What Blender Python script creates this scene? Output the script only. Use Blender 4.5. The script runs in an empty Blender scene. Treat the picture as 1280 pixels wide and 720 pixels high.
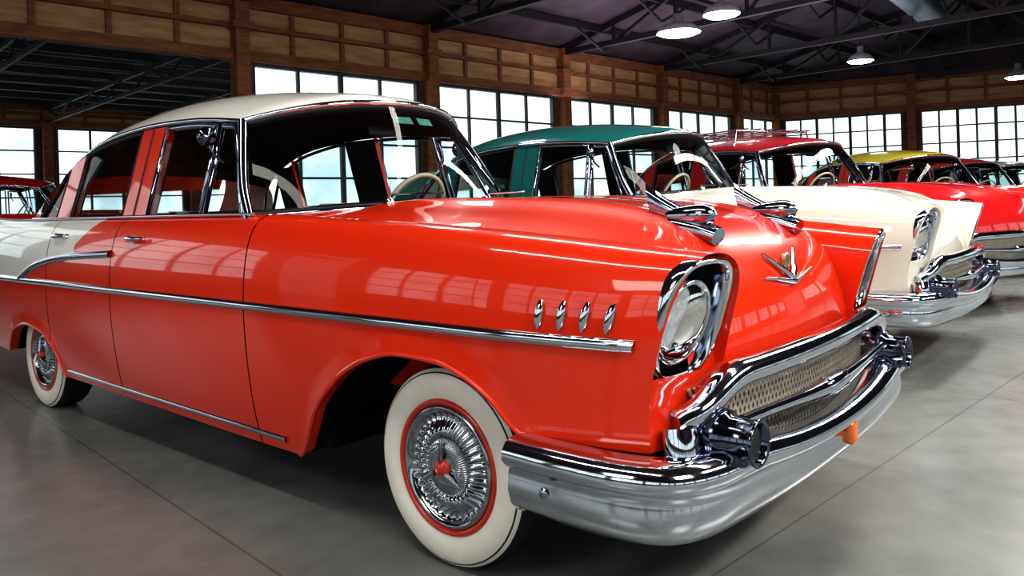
import bpy, math
import numpy as np
from mathutils import Vector, Matrix

scene = bpy.context.scene
COL = scene.collection

# ------------------------------------------------------------ helpers
class Sp:
    def __init__(s, pts):
        pts = sorted(pts)
        s.x = np.array([p[0] for p in pts], float); s.y = np.array([p[1] for p in pts], float)
        h = np.diff(s.x); d = np.diff(s.y) / h
        m = np.zeros(len(s.x))
        m[0] = d[0]; m[-1] = d[-1]
        for i in range(1, len(s.x) - 1):
            if d[i-1] * d[i] <= 0: m[i] = 0
            else:
                w1 = 2*h[i] + h[i-1]; w2 = h[i] + 2*h[i-1]
                m[i] = (w1 + w2) / (w1/d[i-1] + w2/d[i])
        s.m = m
    def __call__(s, x):
        x = min(max(x, s.x[0]), s.x[-1])
        i = min(max(int(np.searchsorted(s.x, x)) - 1, 0), len(s.x) - 2)
        h = s.x[i+1] - s.x[i]; t = (x - s.x[i]) / h
        return float(s.y[i]*(2*t**3-3*t**2+1) + s.m[i]*h*(t**3-2*t**2+t) + s.y[i+1]*(-2*t**3+3*t**2) + s.m[i+1]*h*(t**3-t**2))

def catmull(pts, n=8, closed=False):
    P = [np.array(p, float) for p in pts]
    if closed: P = [P[-1]] + P + [P[0], P[1]]
    else: P = [2*P[0]-P[1]] + P + [2*P[-1]-P[-2]]
    out = []
    for i in range(1, len(P)-2):
        for k in range(n):
            t = k/n
            out.append(0.5*((2*P[i]) + (-P[i-1]+P[i+1])*t + (2*P[i-1]-5*P[i]+4*P[i+1]-P[i+2])*t*t + (-P[i-1]+3*P[i]-3*P[i+1]+P[i+2])*t**3))
    if not closed: out.append(P[-2])
    return out

def resample(P, n):
    P = np.array(P); d = np.r_[0, np.cumsum(np.linalg.norm(np.diff(P, axis=0), axis=1))]
    t = np.linspace(0, d[-1], n)
    return np.stack([np.interp(t, d, P[:, k]) for k in range(P.shape[1])], 1)

class MB:
    def __init__(s): s.v = []; s.f = []; s.sm = []; s.mi = []; s.cur = 0
    def _add(s, vs, fs, smooth):
        o = len(s.v); s.v += [tuple(map(float, v)) for v in vs]
        s.f += [tuple(o+i for i in f) for f in fs]; s.sm += [smooth]*len(fs); s.mi += [s.cur]*len(fs)
    def grid(s, rows, cu=False, cv=False, smooth=True):
        R = len(rows); C = len(rows[0]); vs = [p for r in rows for p in r]; fs = []
        for i in range(R if cu else R-1):
            for j in range(C if cv else C-1):
                a = i*C+j; b = i*C+(j+1) % C; c = ((i+1) % R)*C+(j+1) % C; d = ((i+1) % R)*C+j
                fs.append((a, b, c, d))
        s._add(vs, fs, smooth); return s
    def poly(s, pts, smooth=False): s._add(pts, [tuple(range(len(pts)))], smooth); return s
    def fan(s, pts, c, smooth=False):
        n = len(pts); s._add(list(pts)+[c], [(i, (i+1) % n, n) for i in range(n)], smooth); return s
    def box(s, c, size, rot=None):
        hx, hy, hz = size[0]/2, size[1]/2, size[2]/2
        vs = [Vector((x, y, z)) for x in (-hx, hx) for y in (-hy, hy) for z in (-hz, hz)]
        if rot is not None: vs = [rot @ v for v in vs]
        vs = [v+Vector(c) for v in vs]
        s._add(vs, [(0,1,3,2),(4,6,7,5),(0,4,5,1),(2,3,7,6),(0,2,6,4),(1,5,7,3)], False); return s
    def rbox(s, c, size, r=0.03, n=4, rot=None):
        hx, hy, hz = size[0]/2, size[1]/2, size[2]/2
        rows = []
        zs = []
        for k in range(n+1):
            a = math.pi/2*k/n; zs.append((-hz+r-r*math.cos(a), r-r*math.sin(a)))
        zs += [(-z, i) for z, i in reversed(zs)]
        for z, ins in zs:
            row = []
            for (sx, sy, a0) in ((1,1,0),(-1,1,90),(-1,-1,180),(1,-1,270)):
                for k in range(n+1):
                    a = math.radians(a0+90*k/n)
                    rr = max(r-ins, 0.0001)
                    row.append(Vector((sx*(hx-r)+rr*math.cos(a), sy*(hy-r)+rr*math.sin(a), z)))
            if rot is not None: row = [rot @ v for v in row]
            rows.append([v+Vector(c) for v in row])
        s.grid(rows, cv=True); s.poly(rows[0][::-1]); s.poly(rows[-1]); return s
    def tube(s, pts, r, n=8, closed=False, flat=1.0):
        P = [Vector(p) for p in pts]; rows = []; N = len(P)
        up = None
        for i in range(N):
            if closed: t = P[(i+1) % N]-P[i-1]
            else: t = P[min(i+1, N-1)]-P[max(i-1, 0)]
            t.normalize()
            if up is None:
                up = Vector((0,0,1)) if abs(t.z) < 0.9 else Vector((1,0,0))
            up = up - t*up.dot(t); up.normalize(); sd = t.cross(up)
            rr = r(i/(N-1)) if callable(r) else r
            rows.append([P[i]+(up*math.sin(a)*rr*flat+sd*math.cos(a)*rr) for a in [2*math.pi*k/n for k in range(n)]])
        s.grid(rows, cu=closed, cv=True)
        if not closed: s.poly(rows[0]); s.poly(rows[-1])
        return s
    def lathe(s, prof, c=(0,0,0), axis='y', sg=1, n=48, mod=None):
        rows = []
        for r, a in prof:
            row = []
            for k in range(n):
                th = 2*math.pi*k/n; aa = a + (mod(r, th) if mod else 0)
                u, w = r*math.cos(th), r*math.sin(th)
                if axis == 'y': p = (c[0]+u, c[1]+sg*aa, c[2]+w)
                elif axis == 'x': p = (c[0]+sg*aa, c[1]+u, c[2]+w)
                else: p = (c[0]+u, c[1]+w, c[2]+sg*aa)
                row.append(p)
            rows.append(row)
        s.grid(rows, cv=True); return s
    def beam(s, p, q, w, h):
        p = Vector(p); q = Vector(q); t = (q-p); L = t.length; t.normalize()
        up = Vector((0,0,1)) if abs(t.z) < 0.95 else Vector((1,0,0))
        sd = t.cross(up).normalized(); up = sd.cross(t)
        rot = Matrix((t, sd, up)).transposed()
        return s.box((p+q)/2, (L, w, h), rot)
    def obj(s, name, mats, parent=None, **kw):
        me = bpy.data.meshes.new(name); me.from_pydata(s.v, [], s.f)
        me.polygons.foreach_set('use_smooth', s.sm); me.polygons.foreach_set('material_index', s.mi)
        for m in (mats if isinstance(mats, (list, tuple)) else [mats]): me.materials.append(m)
        me.update()
        o = bpy.data.objects.new(name, me); COL.objects.link(o)
        if parent is not None: o.parent = parent
        for k, v in kw.items(): o[k] = v
        return o

# ------------------------------------------------------------ materials
def newmat(name):
    m = bpy.data.materials.new(name); m.use_nodes = True
    nt = m.node_tree; return m, nt, nt.nodes['Principled BSDF']
def pm(name, col, rough=0.5, metal=0.0, coat=0.0, emis=None, es=0, noise=0.0, nscale=20, bump=0.0, spec=0.5):
    m, nt, b = newmat(name)
    b.inputs['Base Color'].default_value = (*col, 1); b.inputs['Roughness'].default_value = rough
    b.inputs['Metallic'].default_value = metal; b.inputs['Coat Weight'].default_value = coat
    b.inputs['Coat Roughness'].default_value = 0.03; b.inputs['Specular IOR Level'].default_value = spec
    if emis: b.inputs['Emission Color'].default_value = (*emis, 1); b.inputs['Emission Strength'].default_value = es
    tc = nt.nodes.new('ShaderNodeTexCoord'); n = nt.nodes.new('ShaderNodeTexNoise')
    n.inputs['Scale'].default_value = nscale; nt.links.new(tc.outputs['Object'], n.inputs['Vector'])
    if noise > 0:
        r = nt.nodes.new('ShaderNodeValToRGB')
        r.color_ramp.elements[0].position = 0.3; r.color_ramp.elements[1].position = 0.7
        r.color_ramp.elements[0].color = (*[c*(1-noise) for c in col], 1); r.color_ramp.elements[1].color = (*[min(1, c*(1+noise)) for c in col], 1)
        nt.links.new(n.outputs['Fac'], r.inputs['Fac']); nt.links.new(r.outputs['Color'], b.inputs['Base Color'])
    if bump > 0:
        bp = nt.nodes.new('ShaderNodeBump'); bp.inputs['Strength'].default_value = bump; bp.inputs['Distance'].default_value = 0.01
        nt.links.new(n.outputs['Fac'], bp.inputs['Height']); nt.links.new(bp.outputs['Normal'], b.inputs['Normal'])
    return m

RED = (0.82, 0.034, 0.004)
CREAM = (0.92, 0.905, 0.86)
def paint(name, col):
    return pm(name, col, rough=0.3, coat=1.0, noise=0.02, nscale=3, spec=.15)
M = {}
M['paint'] = paint('red_orange_paint', RED)
M['roof'] = paint('cream_paint', CREAM)
M['chrome'] = pm('chrome', (0.66, 0.70, 0.78), rough=0.08, metal=1, noise=0.05, nscale=8)
M['hub'] = pm('wheel_cover_chrome', (0.40, 0.42, 0.46), rough=0.14, metal=1, noise=0.25, nscale=30)
M['dchrome'] = pm('dark_chrome', (0.12, 0.13, 0.18), rough=0.12, metal=1, noise=0.1, nscale=8)
M['mchrome'] = pm('navy_tinted_chrome', (0.36, 0.40, 0.50), rough=0.08, metal=1, noise=0.1, nscale=8)
M['black'] = pm('black_rubber', (0.012, 0.012, 0.014), rough=0.6, noise=0.2)
M['dark'] = pm('dark_underbody', (0.008, 0.008, 0.010), rough=0.9, noise=0.2, spec=0.1)
M['seat'] = pm('dark_vinyl', (0.02, 0.02, 0.022), rough=0.5, noise=0.2, bump=0.1)
M['seatred'] = pm('maroon_vinyl', (0.12, 0.012, 0.010), rough=0.45, noise=0.2, bump=0.1)
M['headliner'] = pm('headliner_cloth', (0.05, 0.045, 0.045), rough=0.9, noise=0.1, nscale=60)
M['white'] = pm('whitewall_rubber', (0.90, 0.86, 0.78), rough=0.55, noise=0.04, nscale=12)
M['ring'] = pm('red_wheel_enamel', (0.62, 0.03, 0.015), rough=0.3, coat=0.6, noise=0.03)
M['cream_plastic'] = pm('cream_plastic', (0.75, 0.65, 0.45), rough=0.35, noise=0.05)
M['amber'] = pm('amber_reflection', (0.85, 0.16, 0.02), rough=0.15, coat=1, noise=0.1, nscale=60)  # orange bumper reflection put into a colour
M['redlens'] = pm('red_lens', (0.5, 0.01, 0.01), rough=0.1, coat=1, noise=0.1, nscale=60)
M['gold'] = pm('gold_enamel', (0.6, 0.46, 0.28), rough=0.25, metal=1, noise=0.05)
M['sticker'] = pm('green_sticker', (0.10, 0.35, 0.28), rough=0.6, noise=0.4, nscale=90)

def glass(name, tint, ior=1.25):
    m = bpy.data.materials.new(name); m.use_nodes = True; nt = m.node_tree; nt.nodes.clear()
    o = nt.nodes.new('ShaderNodeOutputMaterial'); mx = nt.nodes.new('ShaderNodeMixShader')
    t = nt.nodes.new('ShaderNodeBsdfTransparent'); g = nt.nodes.new('ShaderNodeBsdfGlossy'); fr = nt.nodes.new('ShaderNodeFresnel')
    t.inputs['Color'].default_value = (*tint, 1); g.inputs['Roughness'].default_value = 0.01
    fr.inputs['IOR'].default_value = ior
    nt.links.new(fr.outputs[0], mx.inputs[0]); nt.links.new(t.outputs[0], mx.inputs[1]); nt.links.new(g.outputs[0], mx.inputs[2])
    nt.links.new(mx.outputs[0], o.inputs[0]); return m
M['glass'] = glass('window_glass', (0.80, 0.88, 0.88))
M['lens'] = glass('lamp_lens_glass', (0.95, 0.97, 1.0), 1.5)
M['reflector'] = pm('lamp_reflector', (0.85, 0.87, 0.9), rough=0.3, metal=.75, noise=0.25, nscale=40, bump=0.8)

def twotone():
    m, nt, b = newmat('two_tone_side_paint')
    b.inputs['Roughness'].default_value = 0.3; b.inputs['Coat Weight'].default_value = 1; b.inputs['Coat Roughness'].default_value = 0.03
    b.inputs['Specular IOR Level'].default_value = .15
    L = nt.links; N = nt.nodes
    tc = N.new('ShaderNodeTexCoord'); sp = N.new('ShaderNodeSeparateXYZ'); L.new(tc.outputs['Object'], sp.inputs[0])
    mr = N.new('ShaderNodeMapRange'); mr.inputs['From Min'].default_value = -3.6; mr.inputs['From Max'].default_value = -2.1
    L.new(sp.outputs['X'], mr.inputs['Value'])
    fc = N.new('ShaderNodeFloatCurve'); c = fc.mapping.curves[0]
    def q(x, z): return ((x+3.6)/1.5, z)
    pts = [q(-3.6, .755), q(-3.42, .758), q(-3.14, .86), q(-2.79, .90), q(-2.1, .935)]
    c.points[0].location = pts[0]; c.points[1].location = pts[-1]
    for p in pts[1:-1]: c.points.new(*p)
    fc.mapping.update(); L.new(mr.outputs[0], fc.inputs['Value'])
    g1 = N.new('ShaderNodeMath'); g1.operation = 'GREATER_THAN'; L.new(sp.outputs['Z'], g1.inputs[0]); L.new(fc.outputs[0], g1.inputs[1])
    a = N.new('ShaderNodeMath'); a.operation = 'MULTIPLY_ADD'; L.new(sp.outputs['Z'], a.inputs[0]); a.inputs[1].default_value = 1.6; a.inputs[2].default_value = -2.46-1.6*1.09
    mx = N.new('ShaderNodeMath'); mx.operation = 'MAXIMUM'; L.new(a.outputs[0], mx.inputs[0]); mx.inputs[1].default_value = -2.66
    g2 = N.new('ShaderNodeMath'); g2.operation = 'LESS_THAN'; L.new(sp.outputs['X'], g2.inputs[0]); L.new(mx.outputs[0], g2.inputs[1])
    g = N.new('ShaderNodeMath'); g.operation = 'MULTIPLY'; L.new(g1.outputs[0], g.inputs[0]); L.new(g2.outputs[0], g.inputs[1])
    mc = N.new('ShaderNodeMix'); mc.data_type = 'RGBA'; L.new(g.outputs[0], mc.inputs[0])
    mc.inputs[6].default_value = (*RED, 1); mc.inputs[7].default_value = (*CREAM, 1)
    L.new(mc.outputs[2], b.inputs['Base Color']); return m
M['two'] = twotone()

# ------------------------------------------------------------ car geometry
ZT = Sp([(-5.2, 1.14), (-4.6, 1.13), (-3.6, 1.105), (-1.0, 1.10), (-.5, 1.075), (0, 1.05), (.4, 1.02), (.7, .99), (.85, .975)])
WF = Sp([(-5.2, .90), (-4.4, .97), (-3.4, 1), (.2, 1), (.5, .985), (.72, .962), (.85, .935)])
ZB = Sp([(-5.2, .36), (-4.2, .31), (-3.80, .30), (-3.72, .36), (-3.6, .45), (-3.35, .50), (-3.12, .47), (-3.0, .39), (-2.94, .30), (-2.91, .24), (-2.5, .235),
         (-.74, .215), (-.70, .24), (-.65, .30), (-.567, .418), (-.46, .515), (-.375, .574), (-.25, .63), (-.1, .662), (.05, .66), (.18, .627), (.28, .57), (.34, .51), (.37, .49), (.85, .49)])
XEz = Sp([(.45, .735), (.55, .735), (.65, .75), (.80, .79), (.965, .84), (1.0, .845)])
SIDE = [(.845, .17), (.88, .30), (.905, .45), (.92, .60), (.925, .75), (.917, .88), (.898, .98), (.865, 1.055), (.82, 1.092)]
FTAIL = [(.76, 1.10), (.70, 1.085), (.65, 1.045), (.615, .97), (.60, .85), (.59, .66), (.59, .45)]
DTAIL = [(.80, 1.10), (.785, 1.10)]
def mapx(x, y, z):
    if x <= .4: return x
    xe = XEz(z) + (.88-abs(y))*.12
    return .4+(x-.4)/.45*(xe-.4)
def section(x, tail):
    zt = ZT(x); w = WF(x)
    f = lambda z: z if z <= .75 else .75+(z-.75)*(zt-.75)/.35
    return catmull([(y*w, f(z)) for y, z in SIDE+tail], 10)
def side_y(x, z):
    S = section(x, DTAIL); 
    for a, b in zip(S[:-1], S[1:]):
        if a[1] <= z <= b[1]: return a[0]+(b[0]-a[0])*(z-a[1])/max(b[1]-a[1], 1e-6)
    return S[-1][0]
def arch_w(x):
    return max(0, 1-((x+.16)/.6)**4) if -.8 < x < .5 else (max(0, 1-((x+3.35)/.5)**4) if -3.9 < x < -2.85 else 0)
def row(x, tail, n, sg, off=0.0, ztop=None):
    S = section(x, tail); zb = ZB(x)
    k = 0
    while S[k][1] < zb: k += 1
    P = list(S[k:])
    if k > 0:
        a, b = S[k-1], S[k]; t = (zb-a[1])/(b[1]-a[1]); P = [a+(b-a)*t] + P
    if ztop:
        P = [p for p in P if p[1] < ztop] or P[:2]
    R = resample(P, n); out = []
    for y, z in R:
        fl = 0.0
        if y > .7:
            fl = .012*math.exp(-((z-zb)/.045)**2)*arch_w(x)
        out.append((mapx(x, y, z), sg*(y+fl+off), z))
    return out
def stations(a, b):
    xs = set(np.round(np.linspace(a, b, max(3, int(abs(b-a)/.03))), 4))
    for lo, hi in ((-.76, -.4), (.12, .40), (-3.82, -3.55), (-3.15, -2.88)):
        lo2, hi2 = max(lo, min(a, b)), min(hi, max(a, b))
        if hi2 > lo2: xs |= set(np.round(np.arange(lo2, hi2, .008), 4))
    return sorted(xs)
def side_pt(x, z, off=0):
    y = side_y(x, z)
    return (mapx(x, y, z), y+off, z)

def Gy(z): return .79-(z-1.1)*.28
ZD = Sp([(-1.30, 1.49), (-1.41, 1.50), (-1.85, 1.54), (-2.3, 1.545), (-2.8, 1.50), (-3.15, 1.40), (-3.35, 1.28), (-3.5, 1.12)])

def strip_x(mb, xs, zf, hz, th, sg):
    rows = []
    for x in xs:
        r = []
        for k in range(7):
            a = -math.pi/2+math.pi*k/6
            p = side_pt(x, zf(x)+hz*math.sin(a), .001+th*math.cos(a)); r.append((p[0], sg*p[1], p[2]))
        rows.append(r)
    mb.grid(rows)
def sweep_xy(mb, path, sec, zs=None):
    rows = []; N = len(path)
    for i in range(N):
        a = path[max(i-1, 0)]; b = path[min(i+1, N-1)]
        t = np.array([b[0]-a[0], b[1]-a[1]]); t /= np.linalg.norm(t); nrm = np.array([t[1], -t[0]])
        rows.append([(path[i][0]+nrm[0]*o, path[i][1]+nrm[1]*o, (zs(path[i], z) if zs else z)) for o, z in sec])
    mb.grid(rows); mb.poly(rows[0]); mb.poly(rows[-1][::-1])

def make_wheel(root, x, sg):
    c = (0, 0, 0)
    w = MB().lathe([(.195, -.07), (.215, -.088), (.26, -.097), (.29, -.090), (.303, -.075), (.308, -.055), (.308, .055), (.303, .074), (.29, .089), (.26, .096), (.215, .087), (.195, .07)], c, 'y', sg, 72)
    o = w.obj('wheel', M['black'], root); o.location = (x, sg*.745, .308)
    MB().lathe([(.3015, .0765), (.297, .083), (.285, .0915), (.262, .098), (.238, .0975), (.215, .0905), (.206, .085)], c, 'y', sg, 72).obj('whitewall', M['white'], o, label='wide white sidewall band')
    MB().lathe([(.210, .086), (.206, .093), (.197, .094), (.190, .086), (.186, .07)], c, 'y', sg, 72).obj('rim', M['ring'], o, label='red painted wheel rim ring')
    def md(r, th): return .0045*math.cos(36*th) if .095 < r < .162 else (.0025*math.cos(72*th) if .06 < r < .09 else 0)
    MB().lathe([(.190, .07), (.189, .084), (.184, .092), (.176, .092), (.170, .080), (.163, .068), (.150, .066), (.138, .072), (.125, .084), (.110, .092), (.098, .092), (.091, .082), (.084, .080), (.070, .092), (.058, .100), (.048, .098), (.028, .100)], c, 'y', sg, 288, md).obj('wheel_cover', M['hub'], o, label='ribbed chrome wheel cover')
    mb = MB().lathe([(.030, .098), (.028, .108), (.022, .114), (.012, .119), (.0005, .121)], c, 'y', sg, 32)
    mb.obj('center_cap', M['ring'], o, label='red enamel center cap')
    mb = MB()
    for k in range(3):
        a = math.radians(90+120*k)
        mb.tube([(math.cos(a)*r, sg*(.112-.10*(r-.03)), math.sin(a)*r) for r in (.026, .05, .075, .092)], lambda t: .010-.006*t, 8)
    mb.obj('hub_spinner', M['hub'], o)
    MB().lathe([(.196, .069), (.1, .05), (.001, .05)], c, 'y', sg, 32).lathe([(.196, -.069), (.1, -.05), (.001, -.05)], c, 'y', sg, 32).obj('brake_drum', M['dark'], o)
    return o

def build_car():
    root = bpy.data.objects.new('car', None); COL.objects.link(root); root.empty_display_size = .3
    for sg in (-1, 1):
        xs = stations(-.982, .85)
        mb = MB().grid([row(x, FTAIL, 44, sg) for x in xs])
        last = row(.85, FTAIL, 90, sg)
        it = max(range(90), key=lambda i: last[i][2])
        outer = last[:it]; inner = last[it:][::-1]
        rows = []
        for z in np.linspace(.492, .675, 12):
            po = min(outer, key=lambda p: abs(p[2]-z)); pi = min(inner, key=lambda p: abs(p[2]-z))
            rows.append([(po[0]+(pi[0]-po[0])*t+.015*math.sin(math.pi*t), po[1]+(pi[1]-po[1])*t, z) for t in np.linspace(0, 1, 10)])
        mb.grid(rows)
        mb.obj('front_fender', M['paint'], root)
        MB().grid([row(x, DTAIL, 30, sg) for x in stations(-.990, -2.190)]).obj('front_door', M['paint'], root)
        MB().grid([row(x, DTAIL, 30, sg) for x in stations(-2.198, -3.02)]).obj('rear_door', M['two'], root)
        MB().grid([row(x, DTAIL, 30, sg) for x in stations(-3.028, -5.0)]).obj('rear_quarter_panel', M['two'], root)
        MB().grid([row(x, DTAIL, 12, sg, -.022, 1.03) for x in stations(.3, -4.9)]).obj('inner_panel', M['dark'], root)
        for lo, hi in ((-.735, .385), (-3.80, -2.905)):
            e = []
            for x in stations(lo, hi):
                z = ZB(x); y = side_y(x, z)+.012*arch_w(x); e.append((mapx(x, y, z), sg*(y-.004), z))
            mb = MB().tube(resample(e, 90), .009, 8)
            mb.grid([[p, (p[0], p[1]-sg*.05, p[2])] for p in map(tuple, resample(e, 90))])
            mb.obj('wheel_arch_lip', M['paint'], root)
            MB().grid([[(p[0], p[1]-sg*.045, p[2]-.002), (p[0], sg*.55, p[2]+.0)] for p in map(tuple, resample(e, 60))]).obj('wheel_house', M['dark'], root)
        mb = MB(); strip_x(mb, stations(-4.95, .78), lambda x: .755, .017, .014, sg)
        mb.obj('side_trim', M['chrome'], root, label='long chrome side spear')
        mb = MB(); f = Sp([(-3.44, .757), (-3.36, .79), (-3.25, .83), (-3.14, .856), (-2.79, .898), (-2.2, .928)])
        strip_x(mb, list(np.linspace(-3.42, -2.2, 50)), f, .018, .018, sg)
        mb.obj('side_trim', M['mchrome'], root, label='curved chrome accent strip')
        mb = MB(); strip_x(mb, list(np.linspace(-2.86, -.80, 50)), lambda x: .262+.012*(-x-.8)/2, .012, .010, sg)
        mb.obj('rocker_trim', M['chrome'], root)
        for k in range(4):
            x = .458+.078*k
            pts = [np.array(side_pt(x+.003*u, .82+.038*u, .004)) for u in np.linspace(-1, 1, 11)]
            mb = MB().tube([(p[0], sg*p[1], p[2]) for p in pts], lambda t: .0135*math.sin(math.pi*min(max(t, .03), .97))**.45, 10)
            mb.obj('fender_louver', M['chrome'], root)
        for x, z in ((-2.01, 1.0), (-2.93, 1.01)):
            p = side_pt(x, z, .022); q = side_pt(x+.15, z+.004, .022)
            mb = MB().tube([(p[0]+(q[0]-p[0])*t, sg*(p[1]+.012*math.sin(math.pi*t)), p[2]+(q[2]-p[2])*t) for t in np.linspace(0, 1, 9)], lambda t: .012-.004*t, 8, flat=1.2)
            for t in (.08, .9):
                b = side_pt(x+.15*t, z, -.005); mb.tube([(b[0], sg*b[1], b[2]), (b[0], sg*(b[1]+.03), b[2])], .011, 8)
            mb.lathe([(.016, 0), (.014, .008), (.0005, .01)], (x-.02, sg*side_y(x-.02, z), z), 'y', sg, 16)
            mb.obj('door_handle', M['chrome'], root)
        mb = MB().tube([(x, sg*(.822*WF(x)), ZT(x)+.002) for x in np.linspace(-3.5, -1.06, 40)], .008, 6)
        mb.obj('belt_trim', M['chrome'], root)
        def gp(x, z, off=0): return (x, sg*(Gy(z)+off), z)
        wins = [(-1.20, -1.50, -1.395, -1.53), (-1.54, -2.06, -1.57, -2.06), (-2.325, -2.99, -2.325, -2.97), (-3.19, -3.43, -3.16, -3.22)]
        for wi, (b0, b1, t0, t1) in enumerate(wins):
            rows = []
            for k in range(9):
                u = k/8; xb = b0+(b1-b0)*u; xt = t0+(t1-t0)*u; zt = ZD(xt)-.012
                rows.append([gp(xb+(xt-xb)*w, 1.10+(zt-1.10)*w) for w in np.linspace(0, 1, 6)])
            MB().grid(rows).obj('side_window', M['glass'], root)
            loop = [r[0] for r in rows]+[rows[-1][3]]+[r[-1] for r in rows[::-1]]+[rows[0][3]]
            MB().tube([(p[0], p[1]+sg*.004, p[2]) for p in loop], .012, 6, closed=True).obj('window_frame', M['mchrome' if wi in (0, 1) else 'black'], root)
        for x0, x1 in ((-2.05, -2.325), (-2.98, -3.19)):
            rows = []
            for w in np.linspace(0, 1, 8):
                rr = []
                for dx, dy in ((0, -.03), (0, .006), (.06, .012), (.94, .012), (1, .006), (1, -.03)):
                    x = x0+(x1-x0)*dx; z = 1.09+(ZD(x)-1.09)*w; rr.append(gp(x, z, dy))
                rows.append(rr)
            MB().grid(rows, smooth=False).obj('door_pillar', M['paint'], root)
            rows = [[gp(x0+.01, z, -.035), gp(x1-.01, z, -.035)] for z in (1.09, 1.3, ZD((x0+x1)/2)-.01)]
            MB().grid(rows).obj('pillar_lining', M['seat'], root)
        MB().tube([gp(-2.19, z, .012) for z in np.linspace(1.09, 1.54, 6)], .006, 6).obj('pillar_seam', M['black'], root)
        MB().tube(catmull([(-1.105, sg*.812, 1.075), (-1.19, sg*.785, 1.20), (-1.29, sg*.725, 1.36), (-1.375, sg*.668, 1.51)], 6), .022, 10).obj('windshield_pillar', M['mchrome'], root, label='chrome windshield pillar')
        MB().tube(catmull([(-1.365, sg*.668, 1.508), (-1.6, sg*.676, 1.535), (-1.85, sg*.68, 1.552), (-2.3, sg*.682, 1.557), (-2.8, sg*.68, 1.517), (-3.15, sg*.69, 1.417), (-3.36, sg*.712, 1.29), (-3.48, sg*.76, 1.12)], 6), .012, 6).obj('drip_rail', M['chrome'], root)
        A = np.array((-3.35, .70, 1.30)); B = np.array((-3.585, .50, 1.40)); C = np.array((-3.46, .80, 1.09)); Dd = np.array((-4.0, .66, 1.09))
        rows = []
        for u in np.linspace(0, 1, 8):
            top = A+(B-A)*u; bot = C+(Dd-C)*u
            rows.append([tuple((top+(bot-top)*w+np.array([0, .03*math.sin(math.pi*w), .02*math.sin(math.pi*w)]))*np.array([1, sg, 1])) for w in np.linspace(0, 1, 8)])
        MB().grid(rows).obj('roof_pillar', M['roof'], root)
        # headlight
        C0 = Vector((.797, sg*.731, .807)); U = Vector((-.13, sg*1, 0)).normalized(); V = Vector((.30, 0, 1)).normalized(); Nn = (U.cross(V)).normalized()
        if Nn.x < 0: Nn = -Nn
        def loop(a, b, d, brow=0, n=56, e=2.8):
            r = []
            for k in range(n):
                th = 2*math.pi*k/n; cx = math.copysign(abs(math.cos(th))**(2/e), math.cos(th)); cz = math.copysign(abs(math.sin(th))**(2/e), math.sin(th))
                tap = 1+.04*cz
                r.append(C0+U*(a*cx*tap)+V*(b*cz)+Nn*(d+brow*max(0, cz)**2))
            return r
        mb = MB().grid([loop(.124, .156, -.04), loop(.136, .168, -.010, .004), loop(.136, .168, .003, .010), loop(.131, .163, .009, .013), loop(.122, .154, .006, .012), loop(.118, .150, -.008, .006), loop(.114, .145, -.065)], cv=True)
        hl = mb.obj('headlight', M['chrome'], root, label='chrome headlight bezel with eyebrow hood')
        lp = loop(.118, .150, -.060); MB().fan(lp, C0-Nn*.060).obj('headlight_grille', M['dark'], hl)
        CL = C0-V*.012+U*.010
        def circ(r, d, n=40): return [CL+U*(r*math.cos(2*math.pi*k/n))+V*(r*1.14*math.sin(2*math.pi*k/n))+Nn*d for k in range(n)]
        MB().grid([circ(.102, -.058), circ(.101, -.014), circ(.097, -.006), circ(.092, -.010), circ(.089, -.02)], cv=True).obj('headlight_rim', M['chrome'], hl)
        MB().grid([circ(.090, -.016), circ(.08, -.028), circ(.05, -.040), circ(.02, -.044), circ(.001, -.044)], cv=True).obj('headlight_reflector', M['reflector'], hl)
        MB().grid([circ(.091, -.012), circ(.08, .000), circ(.055, .010), circ(.03, .014), circ(.001, .015)], cv=True).obj('headlight_lens', M['lens'], hl)
        # hood ornaments
        mb = MB(); oc = (.575, sg*.33, 1.060)
        mb.lathe([(.001, -.11), (.014, -.09), (.024, -.05), (.031, .0), (.036, .04), (.035, .07), (.024, .095), (.001, .108)], oc, 'x', 1, 20)
        rows = []
        for t in np.linspace(0, 1, 12):
            xx = oc[0]+.06-.17*t; hgt = .012+.098*t**1.4; th = .034*(1-.45*t)
            zb = oc[2]-.005-.01*t+.01*t*t
            rows.append([(xx, oc[1]-th, zb), (xx-.02*t, oc[1]-th*.6, zb+hgt*.7), (xx-.025*t, oc[1], zb+hgt), (xx-.02*t, oc[1]+th*.6, zb+hgt*.7), (xx, oc[1]+th, zb)])
        mb.grid(rows, cv=True); mb.poly(rows[-1])
        mb.tube([(oc[0]-.09, oc[1], oc[2]-.028), (oc[0]-.02, oc[1], oc[2]-.03), (oc[0]+.05, oc[1], oc[2]-.045), (oc[0]+.11, oc[1], oc[2]-.065)], .042, 10, flat=.7)
        mb.obj('hood_ornament', M['mchrome'], root, label='chrome rocket-shaped hood ornament')
        bc = (.785, sg*.69, .512)
        mb = MB().lathe([(.066, 0), (.074, .06), (.070, .085), (.058, .095), (.054, .14), (.058, .155), (.060, .162), (.055, .167), (.048, .162), (.044, .13)], bc, 'x', 1, 32)
        bo = mb.obj('bumper_guard', M['dchrome'], root, label='dark chrome round bumper guard')
        MB().lathe([(.047, .140), (.041, .148), (.03, .152), (.001, .154)], bc, 'x', 1, 32).obj('rubber_tip', M['black'], bo)
        MB().lathe([(.014, 0), (.012, .003), (.001, .005)], (.50, sg*.982, .38), 'y', sg, 16).obj('bumper_bolt', M['mchrome'], root)
        make_wheel(root, 0, sg); make_wheel(root, -3.35, sg)
        MB().lathe([(.05, 0), (.052, .03), (.04, .05), (.001, .06)], (-4.98, sg*.78, .78), 'x', -1, 24).obj('tail_light', M['redlens'], root)
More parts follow.
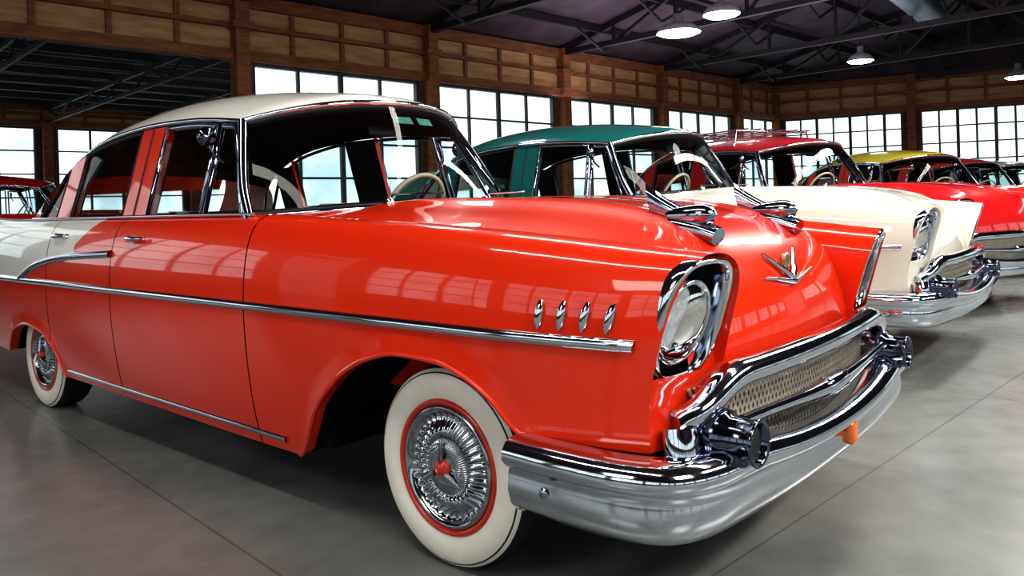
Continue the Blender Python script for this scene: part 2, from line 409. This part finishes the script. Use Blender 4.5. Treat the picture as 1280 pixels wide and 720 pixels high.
        MB().grid([[(x, sg*.80, z) for z in (.30, .7, 1.08)] for x in (-1.1, -2, -3.4)]).obj('door_card', M['seatred'], root)
        mb = MB().lathe([(.001, .02), (.035, .012), (.045, 0), (.043, -.008), (.001, -.008)], (-1.47, sg*.79, 1.44), 'x', 1, 20)
        mb.tube([(-1.47, sg*.79, 1.41), (-1.46, sg*.76, 1.36), (-1.45, sg*.72, 1.33)], .007, 6)
        mb.obj('side_mirror', M['dchrome'], root)
    MB().rbox((.943, .02, .372), (.03, .055, .07), .012).obj('bumper_reflection', M['amber'], root, label='amber block standing in for a reflection on the bumper')  # added block imitating an orange reflection in the bumper chrome
    # hood
    cl = catmull([(-.975, 1.135), (-.5, 1.14), (0, 1.13), (.30, 1.105), (.50, 1.065), (.64, 1.005), (.73, .92), (.78, .82), (.80, .74), (.81, .645)], 12)
    def hood_rows(cl, ys):
        rows = []
        for x, zc in cl:
            zt = ZT(x); c = max(.035, zc-(zt-.022)); r = []
            for y in ys:
                v = abs(y)/.66
                bmp = .020*math.exp(-((abs(y)-.33)/.07)**2)*min(1, max(0, (x+1)/.4))*min(1, max(0, (.74-x)/.2))
                r.append((x-.05*max(0, min(1, (x+.1)/.7))*v**2, y, zc-c*v**2.3+bmp))
            rows.append(r)
        return rows
    ys = np.linspace(-.67, .67, 61)
    MB().grid(hood_rows(cl, ys)).obj('hood', M['paint'], root)
    MB().grid(hood_rows([(x, 1.135-.03*max(0, (-.98-x)/.3)) for x in np.linspace(-.982, -1.3, 10)], np.linspace(-.78, .78, 41))).obj('cowl', M['paint'], root)
    mb = MB()
    def nose(y, z):
        best = min(cl, key=lambda p: abs(p[1]-z) + (10 if p[0] < .6 else 0)); return best[0]-.05*(y/.66)**2+.012
    for sg in (-1, 1):
        mb.tube([(nose(sg*.13*t, .845+.085*t), sg*.13*t, .845+.085*t) for t in np.linspace(0, 1, 10)], lambda t: .012-.006*t, 8)
        mb.tube([(nose(sg*.20*t, .835+.03*t), sg*.20*t, .835+.03*t) for t in np.linspace(0, 1, 10)], lambda t: .010-.007*t, 8)
    em = mb.obj('hood_emblem', M['chrome'], root, label='chrome V-shaped nose emblem')
    MB().rbox((nose(0, .90)+.004, 0, .90), (.02, .045, .05), .009).obj('emblem_crest', M['gold'], em)
    # roof
    Cs = catmull([(-1.05, 1.60), (-1.22, 1.66), (-1.8, 1.73), (-2.4, 1.745), (-3.0, 1.685), (-3.4, 1.56), (-3.66, 1.41)], 7)
    Es = catmull([(-1.37, .665, 1.51), (-1.48, .67, 1.525), (-1.85, .675, 1.555), (-2.3, .675, 1.56), (-2.8, .675, 1.52), (-3.15, .685, 1.42), (-3.35, .70, 1.30)], 7)
    def roof_rows(dz, vmax=1.0):
        rows = []
        for c, e in zip(Cs, Es):
            r = []
            for v in np.sin(np.linspace(-math.pi/2, math.pi/2, 33))*vmax:
                av = abs(v); r.append((c[0]+(e[0]-c[0])*av**2.2, v*e[1], e[2]+(c[1]-e[2])*(1-av**2.3)**.75-dz))
            rows.append(r)
        return rows
    MB().grid(roof_rows(0)).obj('roof', M['roof'], root, label='cream painted domed roof')
    MB().grid(roof_rows(.03, .985)).obj('headliner', M['headliner'], root)
    def wb(v): return np.array((-.80-.305*abs(v)**2.6, .80*v, 1.118-.035*v*v))
    def wt(v): return np.array((-1.05-.32*abs(v)**2.2, .665*v, 1.60-.088*abs(v)**2.6))
    vs = np.linspace(-1, 1, 41)
    rows = []
    for w in np.linspace(0, 1, 10):
        rows.append([tuple(wb(v)*(1-w)+wt(v)*w+np.array([.03, 0, 0])*math.sin(math.pi*w)) for v in vs])
    MB().grid(rows).obj('windshield', M['glass'], root, label='wraparound curved windshield glass')
    MB().tube([wb(v)+np.array((.005, 0, .004)) for v in vs], .013, 8).tube([wt(v)+np.array((.005, 0, -.002)) for v in vs], .015, 8).obj('windshield_trim', M['chrome'], root)
    MB().tube([wt(v)+np.array((-.01, 0, -.022)) for v in vs*.97], .024, 8).obj('windshield_seal', M['black'], root)
    MB().tube([wb(v)+np.array((-.03, 0, .0)) for v in vs*.97], .03, 8).obj('windshield_seal', M['black'], root)
    for y0 in (-.35, .25):
        pts = [np.array((-.78, y0, 1.15)), np.array((-.81, y0+.05, 1.165)), np.array((-.88, y0+.42, 1.175))]
        MB().tube(pts, .006, 6).lathe([(.02, 0), (.016, .02), (.001, .026)], (-.78, y0, 1.13), 'z', 1, 12).obj('wiper', M['chrome'], root)
    for y in (-.10, .04):
        def wp(yy, w): 
            v = yy/.73; return wb(v)*(1-w)+wt(v)*w+np.array([.03, 0, 0])*math.sin(math.pi*w)+np.array((-.012, 0, -.004))
        MB().grid([[tuple(wp(yy, w)) for w in (.80, .87)] for yy in (y, y+.10)]).obj('windshield_sticker', M['sticker'], root, label='small green inspection sticker')
    rows = []
    for w in np.linspace(0, 1, 8):
        r = []
        for v in np.linspace(-1, 1, 21):
            top = np.array((-3.655+.07*v*v, .52*v, 1.405)); bot = np.array((-4.08+.10*v*v, .66*v, 1.09)); r.append(tuple(top+(bot-top)*w+np.array((-.05*math.sin(math.pi*w), 0, .04*math.sin(math.pi*w)))))
        rows.append(r)
    MB().grid(rows).obj('rear_window', M['glass'], root)
    tl = catmull([(-3.50, 1.085), (-4.1, 1.10), (-4.6, 1.08), (-4.88, 1.0), (-4.98, .85), (-5.0, .6), (-4.98, .42)], 8)
    MB().grid([[(x+.04*(abs(y)/.80)**3, y, z-.02*(abs(y)/.8)**2) for y in np.linspace(-.82, .82, 31)] for x, z in tl]).obj('trunk_lid', M['paint'], root)
    path = catmull([(-4.3, .93), (-4.75, .90), (-5.03, .78), (-5.12, .4), (-5.14, 0), (-5.12, -.4), (-5.03, -.78), (-4.75, -.90), (-4.3, -.93)], 8)
    mb = MB(); sweep_xy(mb, path, [(-x, z) for x, z in [(-.03, .56), (.01, .55), (.035, .50), (.03, .42), (0, .36), (-.03, .35)]]); mb.obj('rear_bumper', M['chrome'], root)
    # front bumper
    half = [(.375, -.955), (.55, -.962), (.70, -.955), (.81, -.915), (.870, -.82), (.895, -.66), (.915, -.35), (.92, 0)]
    path = catmull(half+[(x, -y) for x, y in half[-2::-1]], 8)
    sec = [(-.06, .495), (-.01, .498), (.022, .488), (.038, .468), (.040, .445), (.024, .425), (.010, .418), (.016, .395), (.018, .36), (.008, .325), (-.012, .302), (-.05, .295)]
    def zs(p, z):
        k = max(0, 1-(p[1]/.6)**2) if abs(p[1]) < .6 else 0
        return .295+(z-.295)*(1-.22*k)
    mb = MB(); sweep_xy(mb, path, sec, zs); mb.obj('front_bumper', M['chrome'], root, label='heavy wraparound chrome front bumper')
    gs = catmull([(.78, -.80), (.835, -.72), (.86, -.5), (.875, -.25), (.88, 0), (.875, .25), (.86, .5), (.835, .72), (.78, .80)], 8)
    sec2 = [(.042*math.cos(a)-.01, .038*math.sin(a)) for a in np.linspace(-1.9, 2.1, 12)]
    mb = MB(); sweep_xy(mb, gs, sec2, lambda p, z: .65+z-.10*max(0, (abs(p[1])-.55)/.25)**2)
    for sg in (-1, 1):
        mb.tube(catmull([(.79, sg*.80, .545), (.80, sg*.81, .50), (.80, sg*.80, .45)], 5), .045, 12)
    mb.obj('grille_surround', M['chrome'], root, label='thick chrome grille surround bar')
    mb = MB()
    gx = lambda y: .83-.05*(y/.75)**2
    for k in range(-34, 35):
        y = k*.024
        for s_ in (-1, 1):
            ya, yb = y-.06*s_, y+.06*s_
            if max(abs(ya), abs(yb)) < .74: mb.beam((gx(ya), ya, .43), (gx(yb), yb, .63), .005, .010)
    mb.obj('grille', pm('warm_silver_grille', (.72, .66, .55), rough=.3, metal=.8, noise=.1), root, label='warm silver diamond-mesh grille')
    MB().grid([[(gx(y)-.06, y, z) for z in (.30, .64)] for y in np.linspace(-.78, .78, 10)]).obj('radiator_panel', M['dark'], root)
    mb = MB().tube([(.875+.02*(1-(y/.6)**2), y, .53-.01*math.cos(y*5)) for y in np.linspace(-.62, .62, 30)], lambda t: .016+.013*math.exp(-((t-.5)/.18)**2), 12)
    mb.rbox((.90, 0, .525), (.06, .18, .06), .028)
    mb.obj('grille_bar', M['chrome'], root, label='chrome horizontal grille bar')
    mb = MB().box((-1.65, 0, .30), (2.1, 1.62, .10)).box((-3.35, 0, .36), (1.35, 1.16, .16)).box((-4.45, 0, .45), (.85, 1.5, .25)).box((-.02, 0, .50), (1.2, 1.14, .5)).box((.62, 0, .42), (.2, 1.3, .22))
    mb.box((-.80, 0, .62), (.10, 1.62, .80))
    mb.obj('chassis', M['dark'], root)
    MB().tube([(0, -.65, .308), (0, .65, .308)], .03, 8).tube([(-3.35, -.65, .308), (-3.35, .65, .308)], .04, 8).obj('axle', M['dark'], root)
    MB().rbox((-1.98, 0, .60), (.6, 1.45, .22), .06).rbox((-2.30, 0, .86), (.16, 1.45, .52), .06).obj('front_seat', M['seatred'], root)
    MB().rbox((-2.98, 0, .60), (.6, 1.45, .22), .06).rbox((-3.30, 0, .86), (.16, 1.40, .52), .06).obj('rear_seat', M['seatred'], root)
    MB().rbox((-1.17, 0, 1.02), (.28, 1.52, .16), .05).obj('dashboard', M['seat'], root)
    MB().rbox((-3.7, 0, 1.06), (.7, 1.3, .04), .015).obj('parcel_shelf', M['seat'], root)
    rot = Matrix.Rotation(math.radians(-62), 3, 'Y'); ctr = Vector((-1.42, .38, 1.10))
    pts = [ctr+rot @ Vector((.205*math.cos(a), .205*math.sin(a), 0)) for a in np.linspace(0, 2*math.pi, 40, endpoint=False)]
    mb = MB().tube(pts, .012, 8, closed=True)
    mb.tube([ctr+rot @ Vector((0, .2, 0)), ctr+rot @ Vector((0, 0, -.03)), ctr+rot @ Vector((0, -.2, 0))], .009, 6)
    mb.tube([ctr+rot @ Vector((0, 0, -.02)), ctr+rot @ Vector((0, 0, -.28))], .025, 10)
    mb.obj('steering_wheel', M['cream_plastic'], root, label='cream steering wheel')
    MB().tube([(-1.16, 0, 1.56), (-1.20, 0, 1.50)], .006, 6).rbox((-1.21, 0, 1.485), (.02, .20, .05), .009).obj('rear_view_mirror', M['black'], root)
    return root

def copy_tree(src, swap, skip=(), parent=None, childmap=None):
    n = src.copy(); COL.objects.link(n)
    if parent is not None: n.parent = parent
    if src.type == 'MESH':
        for i, s in enumerate(src.material_slots):
            if s.material and s.material.name in swap:
                n.material_slots[i].link = 'OBJECT'; n.material_slots[i].material = swap[s.material.name]
    for c in childmap.get(src.name, []):
        if c.name.split('.')[0] in skip: continue
        copy_tree(c, swap, skip, n, childmap)
    return n
car = build_car()
car['label'] = 'red-orange and cream vintage sedan with whitewall tires'
car['category'] = 'car'; car['group'] = 'row of parked vintage cars'
def place(o, x, y, fx, fy, s=1.0):
    o.location = (x, y, 0); o.rotation_euler = (0, 0, math.atan2(fy, fx)); o.scale = (s, s, s)
place(car, .3147-.6508*.016, 3.0328-.7593*.016, .7593, -.6508)
car.scale = (1, .982, 1)
cmap = {}
for o in list(bpy.data.objects):
    if o.parent: cmap.setdefault(o.parent.name, []).append(o)
def variant(body, roof, front, F, s, label, skip=(), tt=None):
    mb_ = paint('body_paint_'+label.split()[0], body); mr_ = paint('roof_paint_'+label.split()[0], roof)
    sw = {'red_orange_paint': mb_, 'two_tone_side_paint': paint('side_paint', tt) if tt else mb_, 'cream_paint': mr_}
    c = copy_tree(car, sw, skip, None, cmap)
    F = Vector(F).normalized(); pos = Vector(front)-F*.80*s
    place(c, pos.x, pos.y, F.x, F.y, s); c['label'] = label; c['category'] = 'car'; c['group'] = 'row of parked vintage cars'
    return c
SK = ('hood_ornament', 'fender_louver', 'windshield_sticker', 'bumper_reflection', 'hood_emblem')
c2 = variant((.84, .80, .70), (.010, .13, .125), (2.97, 5.28), (.7593, -.6508), 1.04, 'cream vintage sedan with teal roof and chrome bumper', SK)
for o in bpy.data.objects:
    if o.parent == c2 and o.name.startswith('door_pillar'):
        o.material_slots[0].material = bpy.data.materials['roof_paint_cream']
c3 = variant((.50, .010, .012), (.42, .010, .015), (4.60, 7.25), (.5, -.866), 1.07, 'dark red vintage sedan with a chrome roof rack', SK)
mb = MB()
for x in (-1.75, -2.75): mb.tube([(x, -.62, 1.60), (x, -.58, 1.78), (x, .58, 1.78), (x, .62, 1.60)], .012, 8)
for y in np.linspace(-.5, .5, 6): mb.tube([(-1.65, y, 1.795), (-2.85, y, 1.795)], .010, 6)
mb.obj('roof_rack', M['chrome'], c3)
variant((.78, .03, .012), (.50, .42, .03), (6.75, 9.8), (.20, -.98), 1.03, 'red vintage car with mustard yellow roof', SK)
variant((.7, .02, .012), (.7, .02, .012), (8.6, 12.0), (.15, -.99), 1.0, 'bright red vintage car near the row end', SK)
variant((.75, .72, .65), (.75, .72, .65), (10.7, 14.2), (.1, -.99), 1.0, 'white vintage car parked at the row end', SK)

# ------------------------------------------------------------ building
ANG = math.atan2(.696, .718)
O0 = Vector((-4.49, 13.0, 0))
Wd = Vector((.718, .696, 0)); Out = Vector((-.696, .718, 0))
fr = O0+Wd*(-2.9)+Out*3.4
variant((.62, .015, .01), (.62, .015, .01), (fr+Wd*2.9).to_2d(), (.718, .696), 1.08, 'plain red vintage car parked in the side bay', SK)
def hallobj(o, org=O0, ang=ANG):
    o.location = org; o.rotation_euler = (0, 0, ang); return o
def wood(name, a, b, sc=3.0):
    m, nt, p = newmat(name); N = nt.nodes; L = nt.links
    tc = N.new('ShaderNodeTexCoord'); mp = N.new('ShaderNodeMapping'); mp.inputs['Scale'].default_value = (sc, sc, sc*6)
    n = N.new('ShaderNodeTexNoise'); n.inputs['Scale'].default_value = 1.0; n.inputs['Detail'].default_value = 6
    r = N.new('ShaderNodeValToRGB'); r.color_ramp.elements[0].position = .3; r.color_ramp.elements[1].position = .7
    r.color_ramp.elements[0].color = (*a, 1); r.color_ramp.elements[1].color = (*b, 1)
    L.new(tc.outputs['Object'], mp.inputs[0]); L.new(mp.outputs[0], n.inputs['Vector']); L.new(n.outputs['Fac'], r.inputs[0]); L.new(r.outputs[0], p.inputs['Base Color'])
    p.inputs['Roughness'].default_value = .7; return m
WB = wood('brown_timber', (.12, .042, .014), (.28, .10, .035))
WT = wood('tan_plywood', (.28, .15, .06), (.56, .33, .15), 1.5)
WL = pm('lower_wall_brick', (.10, .05, .035), rough=.8, noise=.3, nscale=8)
MU = pm('dark_window_steel', (.03, .035, .04), rough=.5, noise=.1)
PURP = pm('purple_dark_roofing', (.060, .040, .058), rough=.7, noise=.4, nscale=2)
STEEL = pm('dark_roof_steel', (.012, .009, .014), rough=.6, noise=.2)
def panemat():
    m, nt, p = newmat('daylit_frosted_pane'); N = nt.nodes; L = nt.links
    tc = N.new('ShaderNodeTexCoord'); n = N.new('ShaderNodeTexNoise'); n.inputs['Scale'].default_value = .9; n.inputs['Detail'].default_value = 5
    r = N.new('ShaderNodeValToRGB'); r.color_ramp.elements[0].position = .36; r.color_ramp.elements[1].position = .58
    r.color_ramp.elements[0].color = (.46, .60, .64, 1); r.color_ramp.elements[1].color = (.93, 1, 1, 1)
    L.new(tc.outputs['Object'], n.inputs['Vector']); L.new(n.outputs['Fac'], r.inputs[0]); L.new(r.outputs[0], p.inputs['Emission Color'])
    p.inputs['Emission Strength'].default_value = 1.5; p.inputs['Base Color'].default_value = (.5, .55, .6, 1); p.inputs['Roughness'].default_value = .3
    return m
PANE = panemat()
wn = [0]; tn = [0]
def window(x0, x1, z0, z1, org, ang, nc=4, nr=4):
    wn[0] += 1; mb = MB(); w = x1-x0; h = z1-z0
    mb.box(((x0+x1)/2, .08, z0), (w, .14, .08)).box(((x0+x1)/2, .08, z1), (w, .14, .08)).box((x0, .08, (z0+z1)/2), (.08, .14, h)).box((x1, .08, (z0+z1)/2), (.08, .14, h))
    for k in range(1, nc): mb.box((x0+w*k/nc, .08, (z0+z1)/2), (.055 if k % 2 else .09, .06, h))
    for k in range(1, nr): mb.box(((x0+x1)/2, .08, z0+h*k/nr), (w, .05, .04))
    o = hallobj(mb.obj('window_%d' % wn[0], MU), org, ang); o['kind'] = 'structure'
    MB().box(((x0+x1)/2, .12, (z0+z1)/2), (w, .01, h)).obj('pane', PANE, o)
def wall(name, org, ang, k0, k1, openings, zt, nc=4, nr=4, z0=1.0, z1=3.65, top=None, bay=4.0):
    mb = MB(); 
    L0, L1 = k0*bay, k1*bay
    mb.cur = 1; mb.box(((L0+L1)/2, .1, (z1+zt)/2), (L1-L0, .16, zt-z1))
    mb.cur = 0
    for k in range(k0, k1):
        if k in openings: continue
        mb.box((k*bay+bay/2, .1, z0/2), (bay, .2, z0))
        mb.box((k*bay+.125, .1, (z0+z1)/2), (.25, .2, z1-z0)).box(((k+1)*bay-.125, .1, (z0+z1)/2), (.25, .2, z1-z0))
        window(k*bay+.26, (k+1)*bay-.26, z0+.04, z1-.04, org, ang, nc, nr)
    if top: mb.cur = 2; mb.box(((L0+L1)/2, .1, (zt+top)/2), (L1-L0, .16, top-zt))
    o = hallobj(mb.obj(name, [WL, WT, PURP]), org, ang); o['kind'] = 'structure'
    for za, zb in ((z1-.02, z1+.16), (zt-.22, zt), ((z1+zt)/2-.03, (z1+zt)/2+.05)):
        tn[0] += 1; q = hallobj(MB().box(((L0+L1)/2, -.03, (za+zb)/2), (L1-L0, .12, zb-za)).obj('trim_%d' % tn[0], WB), org, ang); q['kind'] = 'structure'
    tn[0] += 1; mb = MB()
    n = int((L1-L0)/1.0)
    for k in range(n+1): mb.box((L0+k*1.0, -.0, (z1+zt)/2), (.08, .07, zt-z1))
    q = hallobj(mb.obj('trim_%d' % tn[0], WB), org, ang); q['kind'] = 'structure'
    for k in range(k0, k1+1):
        mb = MB().box((k*bay, -.08, zt/2), (.24, .26, zt)).box((k*bay, -.10, zt-.55), (.36, .30, .12)).box((k*bay, -.10, .06), (.40, .36, .12))
        q = hallobj(mb.obj('timber_column', WB), org, ang)
        q['label'] = 'brown timber wall column between tall windows'; q['category'] = 'column'; q['group'] = 'timber wall columns'
EAVE = 4.75
wall('wall_back', O0, ANG, -3, 5, (-1,), EAVE)
cor = O0+Wd*18.6
A2 = math.atan2(-.436, .9)
wall('wall_far', cor, A2, 0, 5, (), EAVE, nc=7, nr=5, top=9)
wall('wall_front', O0-Out*26, ANG+math.pi, -9, 4, (), EAVE)
wall('wall_side', O0-Out*26-Wd*12.2, ANG+math.pi/2, 0, 6, (), EAVE, top=9)
o3 = O0+Out*12
wall('wall_annex', o3, ANG, -3, 4, (), 4.3)
mb = MB().box((-1.0, 6.1, 4.36), (25, 12.0, .08)); q = hallobj(mb.obj('ceiling_annex', PURP)); q['kind'] = 'structure'
for k in range(9):
    mb = MB(); y = 1.0+1.3*k
    mb.beam((-13, y, 4.22), (10, y, 4.22), .07, .16)
    q = hallobj(mb.obj('roof_purlin', STEEL)); q['label'] = 'dark steel purlin under the side bay roof'; q['category'] = 'roof beam'; q['group'] = 'roof purlins'
for k in range(-3, 4):
    mb = MB(); x = k*2.7
    mb.beam((x, .3, 3.75), (x, 11.8, 3.75), .06, .08).beam((x, .3, 4.1), (x, 11.8, 4.1), .06, .08)
    for j in range(12): mb.beam((x, .3+j*.95, 3.75 if j % 2 else 4.1), (x, .3+(j+1)*.95, 4.1 if j % 2 else 3.75), .035, .035)
    q = hallobj(mb.obj('roof_truss', STEEL)); q['label'] = 'dark steel lattice joist of the side bay'; q['category'] = 'roof truss'; q['group'] = 'roof trusses'
RZ = lambda d: EAVE+.05+.22*d if d <= 13 else EAVE+.05+.22*(26-d)
mb = MB()
for d0, d1 in ((-.3, 13), (13, 26.3)):
    mb._add([(-13, -d0, RZ(d0)), (36, -d0, RZ(d0)), (36, -d1, RZ(d1)), (-13, -d1, RZ(d1))], [(0, 1, 2, 3)], False)
q = hallobj(mb.obj('ceiling', PURP)); q['kind'] = 'structure'
for k in range(-2, 8):
    x = 4.0*k; mb = MB()
    mb.beam((x, 0, EAVE-.1), (x, -26, EAVE-.1), .12, .12)
    mb.beam((x, 0, RZ(0)-.08), (x, -13, RZ(13)-.08), .12, .14).beam((x, -26, RZ(26)-.08), (x, -13, RZ(13)-.08), .12, .14)
    n = 16
    for j in range(n):
        d0 = 26*j/n; d1 = 26*(j+1)/n
        mb.beam((x, -d1, EAVE-.1), (x, -d1, RZ(min(d1, 25.99))-.1), .06, .06)
        if j % 2: mb.beam((x, -d0, EAVE-.1), (x, -d1, RZ(min(d1, 25.99))-.1), .07, .07)
        else: mb.beam((x, -d0, RZ(d0)-.1), (x, -d1, EAVE-.1), .07, .07)
    q = hallobj(mb.obj('roof_truss', STEEL)); q['label'] = 'dark steel lattice roof truss spanning the hall'; q['category'] = 'roof truss'; q['group'] = 'roof trusses'
for j in range(1, 14):
    d = j*1.6-.3; z = RZ(d)-.02
    mb = MB().beam((-11.5, -d, z-.08), (35, -d, z-.08), .07, .16)
    for k in range(-2, 8):
        mb.beam((4.0*k, -d, z-.55), (4.0*k+1.0, -d, z-.1), .045, .045); mb.beam((4.0*k, -d, z-.55), (4.0*k-1.0, -d, z-.1), .045, .045)
    q = hallobj(mb.obj('roof_purlin', STEEL)); q['label'] = 'dark steel roof purlin with knee braces'; q['category'] = 'roof beam'; q['group'] = 'roof purlins'
q = MB().tube([(5.5, 12.5, 5.1), (9.5, 17.5, 5.1)], .28, 20).obj('air_duct', pm('blue_gray_duct', (.10, .14, .18), rough=.4, metal=.6, noise=.1))
q['label'] = 'blue-gray round air duct below the roof'; q['category'] = 'air duct'

SH = pm('lamp_shade_enamel', (.55, .57, .6), rough=.3, metal=.5, noise=.1)
BU = pm('lamp_diffuser', (.9, .9, .9), rough=.4, emis=(.94, .98, 1), es=20, noise=.02)
for (x, y, z, r) in ((3.3, 15, 4.3, .42), (3.75, 13.6, 4.3, .32), (8.5, 18.8, 4.3, .30), (13.2, 20.2, 4.0, .30), (-1.5, 9.0, 5.0, .4), (4.5, 6.5, 5.0, .4)):
    root = bpy.data.objects.new('pendant_lamp', None); COL.objects.link(root); root.location = (x, y, z)
    root['label'] = 'round metal high-bay lamp hanging from the roof'; root['category'] = 'lamp'; root['group'] = 'hanging high-bay lamps'
    MB().lathe([(r, 0), (r*.93, .07), (r*.7, .15), (r*.35, .20), (r*.25, .22), (r*.24, .36), (.001, .37)], (0, 0, 0), 'z', 1, 32).obj('lamp_shade', SH, root)
    MB().lathe([(r*.96, .005), (r*.8, -.03), (r*.4, -.05), (.001, -.055)], (0, 0, 0), 'z', 1, 32).obj('bulb', BU, root)
    loc = (Vector((x, y, 0))-O0); d = -(loc.x*-.696+loc.y*.718); top = RZ(max(0, d))-z
    MB().tube([(0, 0, .35), (0, 0, top)], .012, 6).obj('cord', STEEL, root)

# floor
m, nt, p = newmat('polished_concrete'); N = nt.nodes; L = nt.links
tc = N.new('ShaderNodeTexCoord'); n1 = N.new('ShaderNodeTexNoise'); n1.inputs['Scale'].default_value = .9; n1.inputs['Detail'].default_value = 6
n2 = N.new('ShaderNodeTexNoise'); n2.inputs['Scale'].default_value = 7; n2.inputs['Detail'].default_value = 6
r = N.new('ShaderNodeValToRGB'); r.color_ramp.elements[0].position = .3; r.color_ramp.elements[1].position = .7
r.color_ramp.elements[0].color = (.130, .142, .138, 1); r.color_ramp.elements[1].color = (.26, .272, .262, 1)
mxn = N.new('ShaderNodeMath'); mxn.operation = 'MULTIPLY_ADD'; mxn.inputs[1].default_value = .35
L.new(tc.outputs['Object'], n1.inputs['Vector']); L.new(tc.outputs['Object'], n2.inputs['Vector'])
hf = N.new('ShaderNodeMath'); hf.operation = 'MULTIPLY'; hf.inputs[1].default_value = .65; L.new(n1.outputs['Fac'], hf.inputs[0])
L.new(n2.outputs['Fac'], mxn.inputs[0]); L.new(hf.outputs[0], mxn.inputs[2]); L.new(mxn.outputs[0], r.inputs[0])
br = N.new('ShaderNodeTexBrick'); br.offset = 0; br.inputs['Scale'].default_value = 1.0; br.inputs['Brick Width'].default_value = 3.6; br.inputs['Row Height'].default_value = 3.6
br.inputs['Mortar Size'].default_value = .004; br.inputs['Color1'].default_value = (1, 1, 1, 1); br.inputs['Color2'].default_value = (1, 1, 1, 1); br.inputs['Mortar'].default_value = (.6, .6, .6, 1)
mp = N.new('ShaderNodeMapping'); mp.inputs['Location'].default_value = (1.1, .4, 0); L.new(tc.outputs['Object'], mp.inputs[0]); L.new(mp.outputs[0], br.inputs['Vector'])
mm = N.new('ShaderNodeMix'); mm.data_type = 'RGBA'; mm.blend_type = 'MULTIPLY'; mm.inputs[0].default_value = 1
L.new(r.outputs[0], mm.inputs[6]); L.new(br.outputs['Color'], mm.inputs[7]); L.new(mm.outputs[2], p.inputs['Base Color'])
rr = N.new('ShaderNodeMapRange'); rr.inputs['To Min'].default_value = .22; rr.inputs['To Max'].default_value = .30; L.new(n1.outputs['Fac'], rr.inputs[0]); L.new(rr.outputs[0], p.inputs['Roughness'])
q = hallobj(MB().box((5, -6, -.05), (60, 60, .1)).obj('floor', m)); q['kind'] = 'structure'

# ------------------------------------------------------------ light
w = bpy.data.worlds.new('World'); scene.world = w; w.use_nodes = True
w.node_tree.nodes['Background'].inputs[0].default_value = (.80, .90, 1, 1); w.node_tree.nodes['Background'].inputs[1].default_value = .3
WM = (1, .955, .885)
def area(x, y, z, sx, sy, e, col=WM, rz=0, target=None):
    l = bpy.data.lights.new('added_area_light', 'AREA'); l.shape = 'RECTANGLE'; l.size = sx; l.size_y = sy; l.energy = e; l.color = col  # unseen area lamps without fixtures, added to light the hall
    o = bpy.data.objects.new('added_area_light', l); COL.objects.link(o); o.location = (x, y, z); o.rotation_euler = (0, 0, rz)
    if target: o.rotation_euler = (Vector(target)-Vector((x, y, z))).to_track_quat('-Z', 'Y').to_euler()
    return o
area(1.5, 4.5, 4.6, 6, .30, 150, rz=math.radians(-40))
area(-1.6, 1.2, 4.6, 5, .25, 75, rz=math.radians(-40))
area(6, 8, 4.6, 6, .5, 460, rz=math.radians(50))  # added lamp, brightens the right of the hall and its floor
area(6.5, 2.5, 4.6, 5, .5, 480, rz=math.radians(50))  # second added lamp for the right-hand side
area(2.5, -1.0, 3.6, 1.8, 1.2, 125, target=(.3, 2.6, .6))  # added fill from behind the camera, aimed at the main car
area(-3.5, -1.0, 3.6, 1.8, 1.2, 50, target=(-1.0, 3.6, .7))  # weaker added fill on the near side of the car
area(5, 15, 3.6, 8, 8, 240, col=(1, .88, .98), target=(5, 15, 8))  # added unseen uplight that brightens the dark roof

# ------------------------------------------------------------ camera
cam = bpy.data.cameras.new('camera'); co = bpy.data.objects.new('camera', cam); COL.objects.link(co)
cam.sensor_width = 36; cam.lens = 975/1280*36; cam.shift_y = -105/1280
co.matrix_world = Matrix.Translation((0, 0, 1.111)) @ Matrix.Rotation(math.pi/2, 4, 'X') @ Matrix.Rotation(-.03, 4, 'Z')
scene.camera = co
scene.view_settings.view_transform = 'Standard'
for lk in ('Medium High Contrast', 'High Contrast'):
    try:
        scene.view_settings.look = lk; break
    except Exception: pass
scene.view_settings.exposure = -0.06
